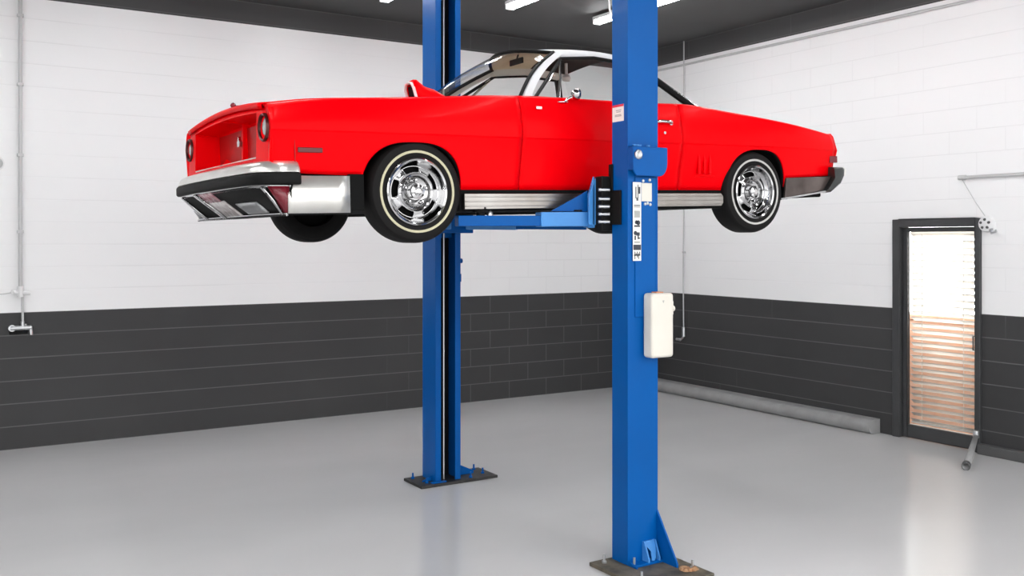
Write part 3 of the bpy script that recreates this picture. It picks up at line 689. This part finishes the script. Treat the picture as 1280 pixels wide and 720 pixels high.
# rocker trim, sills, underbody, wheel wells
for s in (-1, 1):
    y = s * .978
    ri = [(.352, .185), (2.58, .192), (2.60, .215), (2.60, .262), (2.58, .286), (.352, .284)]
    rk = MB().prism([(u, y, z) for u, z in ri], (0, -s * .04, 0)); 
    for z in (.205, .235, .265): rk.box((.355, min(y, y + s * .005), z - .004), (2.585, max(y, y + s * .005), z + .004))
    lab(rk.build('rocker_trim', M['brushed'], CAR, bevel=.006), 'bright ribbed rocker trim')
    MB().box((.335, -.935 if s < 0 else .70, .175), (2.66, -.70 if s < 0 else .935, .33)).build('sill', M['under'], CAR, bevel=.01)
ub_ = MB().box((-.40, -.70, .19), (3.35, .70, .70)); ub_.box((-.80, -.90, .20), (-.42, .90, .46)); ub_.box((3.34, -.86, .26), (3.84, .86, .56))
ub_.box((.40, -.90, .3), (2.60, .90, .54)); ub_.box((2.45, -.86, .5), (2.62, .86, .86)); ub_.box((.45, -.86, .5), (.80, .86, .86))
lab(ub_.build('underbody', M['under'], CAR, bevel=.01), 'black underbody')
for c, a, t in (FA, RA):
    for s in (-1, 1):
        m = MB(); R = []
        for i in range(25):
            al_ = pi * i / 24; q = math.cos(al_); uu = c + (a + .05) * q; zz = .24 + (t + .05 - .24) * (max(0, 1 - abs(q) ** 2.7)) ** (1 / 2.3)
            R.append([(uu, s * .68, zz), (uu, s * .915, zz)])
        m.grid(R); m.add([r[0] for r in R], [tuple(range(len(R)))])
        m.build('wheel_well', M['under'], CAR, solid=.006)
        # painted arch lip turned inwards
        L_ = []
        for i in range(41):
            al_ = pi * i / 40; uu = c + a * math.cos(al_) * .9998; zz = zlow(uu); yq = yside(uu, zz)
            L_.append([(uu, s * (yq - .012), zz), (uu, s * (yq - .05), zz)])
        MB().grid(L_).build('arch_lip', M['under'], CAR, solid=.004)

# wheels
def wheel(u, s, stripe, z=.297, R=.316):
    o = (u, s * .985, z); f = s                    # outward is +s
    t = [(.195, -.19), (.235, -.205), (.285, -.205), (.306, -.190), (R, -.165), (R, -.045), (.308, -.020), (.296, -.006), (.270, .003), (.235, .0), (.205, -.008), (.193, -.03)]
    w_ = MB().lathe([(r, h * f) for r, h in t], o, 'y', 64, closed=True).build('wheel', M['tyre'], CAR, smooth=30)
    MB().lathe([(r, h * f) for r, h in ((.238, .0015), (.239, .005), (.253, .0055), (.254, .002))], o, 'y', 64).build('sidewall_stripe', stripe, w_)
    MB().lathe([(r, h * f) for r, h in ((.205, -.008), (.208, .004), (.200, .010), (.190, .004), (.182, -.02), (.172, -.038), (.160, -.048))], o, 'y', 64).build('trim_ring', M['chrome'], w_)
    sk = lambda i, k: i in (1, 2) and (k % 12) in (1, 2, 3, 4, 5, 6, 7)
    MB().lathe([(r, h * f) for r, h in ((.165, -.050), (.158, -.046), (.140, -.034), (.126, -.030), (.118, -.020), (.108, -.012), (.099, -.018), (.092, -.045), (.07, -.060), (.05, -.062))], o, 'y', 60, skip=sk).build('wheel_disc', M['chrome'], w_, solid=.003)
    MB().lathe([(r, h * f) for r, h in ((.19, -.075), (.1, -.08), (0, -.08))], o, 'y', 32).build('brake_drum', M['under'], w_)
    MB().lathe([(r, h * f) for r, h in ((.052, -.062), (.050, -.010), (.046, .004), (.030, .010), (.026, .004), (.018, .012), (0, .014))], o, 'y', 32).build('hub_cap', M['chrome'], w_)
    for i in range(5):
        a_ = 2 * pi * i / 5 + .3
        n = MB().lathe([(r, h * f) for r, h in ((.011, -.045), (.011, -.024), (.007, -.018), (0, -.017))], (o[0] + .073 * math.cos(a_), o[1], o[2] + .073 * math.sin(a_)), 'y', 6)
        n.build('lug_nut', M['chrome'], w_)
wheel(.018, -1, M['tanwall']); wheel(2.932, -1, M['greywall']); wheel(.018, 1, M['tanwall']); wheel(2.932, 1, M['greywall'])

# side details ----------------------------------------------------
for s in (-1, 1):
    y = s * yside(2.0, .80)
    hd = MB().tube([(1.935, y + s * .012, .800), (1.97, y + s * .034, .803), (2.04, y + s * .036, .800), (2.085, y + s * .012, .796)], [.010, .012, .012, .010], 10)
    hd.lathe([(0, 0), (.018, 0), (.018, s * .014), (0, s * .014)], (2.075, y, .797), 'y', 14)
    lab(hd.build('door_handle', M['chrome'], CAR), 'chrome door handle')
    y2 = s * yside(2.01, .72)
    lk = MB().lathe([(0, s * .008), (.010, s * .008), (.014, s * .002), (.014, -s * .003), (0, -s * .003)], (2.01, y2, .722), 'y', 14)
    lab(lk.build('door_lock', M['chrome'], CAR), 'chrome lock cylinder')
    vt = MB()
    for u in (2.345, 2.40, 2.455):
        ya = yside(u, .53)
        vt.hexa([(u, s * (ya - .01), .43), (u + .03, s * (ya - .01), .43), (u + .03, s * (ya + .001), .43), (u, s * (ya + .010), .43), (u, s * (ya - .006), .63), (u + .03, s * (ya - .006), .63), (u + .03, s * (ya + .004), .63), (u, s * (ya + .013), .63)])
    ya = yside(2.43, .42); vt.box((2.33, min(s * ya, s * (ya + .007)), .408), (2.53, max(s * ya, s * (ya + .007)), .420))
    vt.build('side_vent', M['red'], CAR, bevel=.003)
    # mirror
    mx, my, mz = 1.18, s * .965, .92
    mb = MB().tube([(1.14, s * .93, .915), (1.14, s * .975, .900), (1.16, s * 1.0, .925), (1.20, s * 1.01, .945)], .008, 8)
    mb.lathe([(0, -.012), (.035, -.01), (.05, -.004), (.05, 0), (0, 0)], (1.14, s * .945, .905), 'z', 16)
    mo = lab(mb.build('door_mirror', M['chrome'], CAR), 'chrome door mirror on a stalk')
    hdm = MB().lathe([(0, -.045), (.022, -.040), (.036, -.022), (.040, .0), (.038, .006), (0, .006)], (1.225, s * 1.015, .955), 'x', 20); hdm.build('mirror_head', M['chrome'], mo)
lab(MB().box((.90, -1.0 , .842), (.945, -.985, .862)).build('fender_badge', M['chrome'], CAR, bevel=.003), 'small chrome badge ahead of the mirror')

# greenhouse ------------------------------------------------------
RW = .43
def T(y): q = 1 - (y / RW) ** 2; return Vector((1.44 - .18 * q, y, 1.355 + .05 * q))
def B(y): q = 1 - (y / .82) ** 2; return Vector((ub(y), y, belt(ub(y)) + .012 + .03 * q))
R_ = lambda y: Vector((2.13 + .05 * (1 - (y / RW) ** 2), y, 1.362 + .05 * (1 - (y / RW) ** 2)))
def RB(y): q = 1 - (y / .80) ** 2; return Vector((2.47 + .22 * q, y, belt(2.47 + .22 * q) + .008 + .02 * q))
rows = []
for i in range(13):
    t = i / 12; r = []
    for s in ys:
        p = B(.80 * s).lerp(T(RW * s), t) + Vector((-.03, 0, .02)) * math.sin(pi * t); r.append(p)
    rows.append(r)
MB().grid(rows).build('windshield', M['glass'], CAR, smooth=60)
rows = []
for i in range(9):
    t = i / 8; r = []
    for s in ys:
        p = RB(.78 * s).lerp(R_(RW * s), t) + Vector((.02, 0, .015)) * math.sin(pi * t); r.append(p)
    rows.append(r)
MB().grid(rows).build('rear_window', M['glass'], CAR, smooth=60)
rows = []
for i in range(17):
    t = i / 16; r = []
    ed = T(RW).lerp(R_(RW), t); rise = .028 * math.sin(pi * t)
    r.append((ed.x, -.475, ed.z - .055 + rise)); r.append((ed.x, -.465, ed.z - .025 + rise))
    for s in ys:
        p = T(RW * s).lerp(R_(RW * s), t); r.append((p.x, p.y, p.z + rise))
    r.append((ed.x, .465, ed.z - .025 + rise)); r.append((ed.x, .475, ed.z - .055 + rise))
    rows.append(r)
roof = MB().grid(rows).build('roof', M['white_roof'], CAR, smooth=50, solid=.012)
for a_, b_, m_, t_ in ((0, 9, M['seat'], 'front headlining, lit look painted in tan'), (8, 17, M['black'], 'rear headlining, shade painted in black')):
    hl_ = MB().grid([[(p[0], p[1] * .97, p[2] - .022) for p in r[3:-3]] for r in rows[a_:b_]])  # one headlining, its lit front and shaded rear put into the colour
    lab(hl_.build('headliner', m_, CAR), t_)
for s in (-1, 1):
    # A pillar, white outside with black seals
    a, b = B(s * .805), T(s * .445)
    ap = MB(); n = 10; RR = []
    for i in range(n + 1):
        t = i / n; p = a.lerp(b, t) + Vector((-.03, 0, .02)) * math.sin(pi * t)
        wd = lerp(.052, .05, t)
        RR.append([p + Vector((-.006, -s * .008, -.004)), p + Vector((.0, s * .012, .0)), p + Vector((wd * .9, s * .030, -.012)), p + Vector((wd, s * .0, -.02)), p + Vector((-.006, -s * .008, -.004))])
    ap.grid(RR); lab(ap.build('windshield_pillar', M['white_roof'], CAR, smooth=40), 'white pillar beside the windshield')
    sg = MB().tube([a.lerp(b, i / n) + Vector((-.03, 0, .02)) * math.sin(pi * i / n) + Vector((-.010, -s * .016, 0)) for i in range(n + 1)], .014, 8)
    sg.build('windshield_seal', M['black'], CAR)
    # side window
    q = [Vector((.985, s * .835, belt(1.0) + .0)), Vector((1.475, s * .475, 1.300)), Vector((1.78, s * .475, 1.328)), Vector((2.10, s * .475, 1.308)), Vector((2.44, s * .835, belt(2.4) + .0))]
    bot = [q[0], q[0].lerp(q[4], .35), q[0].lerp(q[4], .7), q[4]]
    top = [q[1], q[1].lerp(q[2], 1.), q[2].lerp(q[3], .5), q[3]]
    MB().grid([[bo.lerp(to, k_ / 4) + Vector((0, s * .012 * math.sin(pi * k_ / 4), 0)) for k_ in range(5)] for bo, to in zip(bot, top)]).build('side_window', M['glass'], CAR, smooth=60)
    wf = MB().tube([q[0] + Vector((.01, 0, 0)), q[0].lerp(q[1], .5) + Vector((0, s * .012, 0)), q[1], q[2], q[3]], .013, 8)
    wf.build('window_seal', M['black'], CAR)
    cp_ = MB().tube([q[3] + Vector((.01, 0, .02)), q[3].lerp(q[4], .5) + Vector((.005, s * .012, .01)), q[4] + Vector((.01, 0, 0))], [.030, .026, .024], 10)
    cp_.build('rear_pillar', M['black'], CAR)
    lab(MB().tube([q[3] + Vector((.035, s * .018, .03)), q[3].lerp(q[4], .5) + Vector((.03, s * .026, .016)), q[4] + Vector((.035, s * .018, .01))], .006, 8).build('rear_window_trim', M['chrome'], CAR), 'chrome edge of the rear window')
    vb = Vector((1.19, s * .84, belt(1.19))); vtp = q[1] + Vector((-.015, s * .01, -.01))
    lab(MB().tube([vb, vb.lerp(vtp, .5) + Vector((0, s * .014, 0)), vtp], .010, 8).build('vent_window_bar', M['chrome'], CAR), 'chrome vent window bar')
    v0 = q[0].lerp(q[1], .42) + Vector((.02, s * .016, 0))
    lab(MB().tube([v0, q[1] + Vector((-.03, s * .012, -.02))], .006, 8).build('vent_window_frame', M['chrome'], CAR), 'chrome vent window frame')
def seat(name, u, y0, y1):
    st = MB().box((u - .55, y0, .55), (u, y1, .72)).build(name, M['seat'], CAR, bevel=.06, seg=4)
    MB().hexa([(u - .12, y0 + .01, .66), (u + .06, y0 + .01, .66), (u + .06, y1 - .01, .66), (u - .12, y1 - .01, .66), (u + .10, y0 + .03, .99), (u + .20, y0 + .03, .99), (u + .20, y1 - .03, .99), (u + .10, y1 - .03, .99)]).build('seat_back', M['seat'], st, bevel=.05, seg=4)
seat('front_seat', 1.62, -.66, -.08); seat('front_seat', 1.62, .08, .66); seat('rear_seat', 2.32, -.66, .66)  # unseen pale seats, added to bounce light onto the headlining
dsh = MB().prism([(.82, -.80, .80), (1.12, -.80, .80), (1.16, -.80, .87), (1.08, -.80, .925), (.90, -.80, .93)], (0, 1.60, 0))  # unseen too, put in to reflect light up to the headlining
lab(dsh.build('dashboard', M['seat'], CAR, bevel=.02), 'tan dashboard top, unseen, added to bounce light')
MB().tube([B(.80 * s) + Vector((-.005, 0, -.006)) for s in ys], .012, 8).build('cowl_seal', M['black'], CAR)
lab(MB().tube([T(RW * s) + Vector((-.012, 0, -.008)) for s in ys], .014, 8).build('header_seal', M['black'], CAR), 'black strip along the windshield top')
rv = MB().box((1.36, -.13, 1.315), (1.375, .05, 1.36)); rv.tube([(1.37, -.04, 1.35), (1.39, -.04, 1.41)], .007, 8)
rv.build('rear_view_mirror', M['black'], CAR, bevel=.008)
dl = MB().lathe([(0, -.05), (.03, -.045), (.04, -.02), (.03, 0), (.012, .01), (.012, .10), (0, .10)], (1.98, .16, 1.30), 'z', 16)
lab(dl.build('dome_lamp', M['palewhite'], CAR), 'pale lamp hanging from the headlining')

# deck and tail
rows = []
for i in range(19):
    r = []
    for s in ys:
        t = i / 18; q = 1 - s * s; u0_ = 2.47 + .22 * q; u = lerp(u0_ - .01, 3.97, t); y = s * (inner(u) - .003); r.append((u, y, belt(u) + .006 + .03 * max(0, 1 - (y / .94) ** 2)))
    rows.append(r)
MB().grid(rows).build('trunk_lid', M['red'], CAR, solid=.01, off=0)
rows = []
TP = [(3.967, 1.0), (3.982, .93), (3.998, .60), (3.988, .45), (3.975, .40), (3.965, .26), (3.90, 0.)]
for u, q in TP:
    rows.append([(u + .015 * (1 - s * s), s * (yside(3.97, lerp(.436, .775, q)) - .0), lerp(.436, belt(3.97) + .006 + .03 * max(0, 1 - s * s), q)) for s in ys])
tp = MB().grid(rows).build('tail_panel', M['red'], CAR, smooth=40, solid=.008, off=0)
for s in (-1, 1):
    lab(MB().box((3.90, min(s * .885, s * .912), .545), (3.99, max(s * .885, s * .912), .60)).build('rear_marker', M['redlens'], CAR, bevel=.004), 'dark red rear marker')
    lab(MB().box((3.97, min(s * .45, s * .84), .55), (4.003, max(s * .45, s * .84), .64)).build('tail_light', M['redlens'], CAR, bevel=.008), 'dark red tail light')
    y = s * .955
    rvp = MB().prism([(3.30, y, .250), (3.79, y * .97, .312), (3.91, y * .955, .43), (3.32, y, .41)], (0, -s * .02, 0))
    rp = lab(rvp.build('rear_valance', mat('dark_bumper_side', (.07, .055, .05), .3, .6, noise=(.16, .13, .12), nscale=4), CAR, bevel=.004), 'dark metal side of the rear bumper')
    lab(MB().bar((3.24, y * 1.0, .240), (3.79, y * .98, .302), .03, .014).build('valance_trim', M['chrome'], rp), 'bright strip under the rear bumper side')
prf = [(3.84, .508), (3.955, .510), (3.985, .495), (3.98, .44), (3.93, .365), (3.80, .292), (3.74, .300), (3.79, .345), (3.85, .42)]
bq = MB(); R = []
for y in [-.97, -.95, -.9, -.6, -.3, 0, .3, .6, .9, .95, .97]:
    k_ = {.97: .82, .95: .95}.get(abs(y), 1.0)
    R.append([(3.80 + (u - 3.80) * k_ + .02 * (1 - y * y), y, .40 + (z - .40) * (k_ + .0)) for u, z in [(uu + .055, zz) for uu, zz in prf + prf[:1]]])
bq.grid(R); bq.add(R[0][:-1], [tuple(range(len(prf)))]); bq.add(R[-1][:-1], [tuple(range(len(prf)))])
rb = bq.build('rear_bumper', mat('dark_grey_bumper', (.05, .055, .055), .3, .5), CAR, smooth=40)
cap = MB().grid([[(3.985 + .02 * (1 - y * y) + d_, y, z) for d_, z in ((.051, .508), (.077, .500), (.089, .47), (.077, .44), (.055, .43))] for y in [-.93 + .093 * i for i in range(21)]])
lab(cap.build('bumper_face', M['bright'], rb, solid=.006), 'bright bumper face')

# ------------------------------------------------------------------ light, sky, camera
wd = bpy.data.worlds.new('World'); bpy.context.scene.world = wd; wd.use_nodes = True
bg = wd.node_tree.nodes['Background']; bg.inputs['Color'].default_value = (1, 1, 1, 1)
_n, _l = wd.node_tree.nodes, wd.node_tree.links          # overcast sky, with a bright patch added on the door's side for the floor reflection
_tc = _n.new('ShaderNodeTexCoord'); _d = _n.new('ShaderNodeVectorMath'); _d.operation = 'DOT_PRODUCT'
_l.new(_tc.outputs['Generated'], _d.inputs[0]); _d.inputs[1].default_value = Vector((.86, .42, .30)).normalized()
_m = _n.new('ShaderNodeMapRange'); _m.interpolation_type = 'SMOOTHSTEP'; _l.new(_d.outputs['Value'], _m.inputs['Value'])
_m.inputs['From Min'].default_value = .55; _m.inputs['From Max'].default_value = .95; _m.inputs['To Min'].default_value = 2.5; _m.inputs['To Max'].default_value = 12
_l.new(_m.outputs[0], bg.inputs['Strength'])

sc_ = bpy.context.scene
sc_.view_settings.view_transform = 'Standard'; sc_.view_settings.look = 'None'; sc_.view_settings.gamma = 1; sc_.view_settings.use_curve_mapping = False
sc_.view_settings.exposure = 0.27
sc_.cycles.max_bounces = 10; sc_.cycles.diffuse_bounces = 5; sc_.cycles.transparent_max_bounces = 16; sc_.cycles.use_denoising = True
cam = bpy.data.cameras.new('camera'); co = bpy.data.objects.new('camera', cam); C.objects.link(co)
cam.sensor_width = 36; cam.lens = 1205 / 1280 * 36; cam.shift_y = -60 / 1280
co.location = (0, 0, H); co.rotation_euler = (pi / 2, 0, -math.radians(32.26))
sc_.camera = co
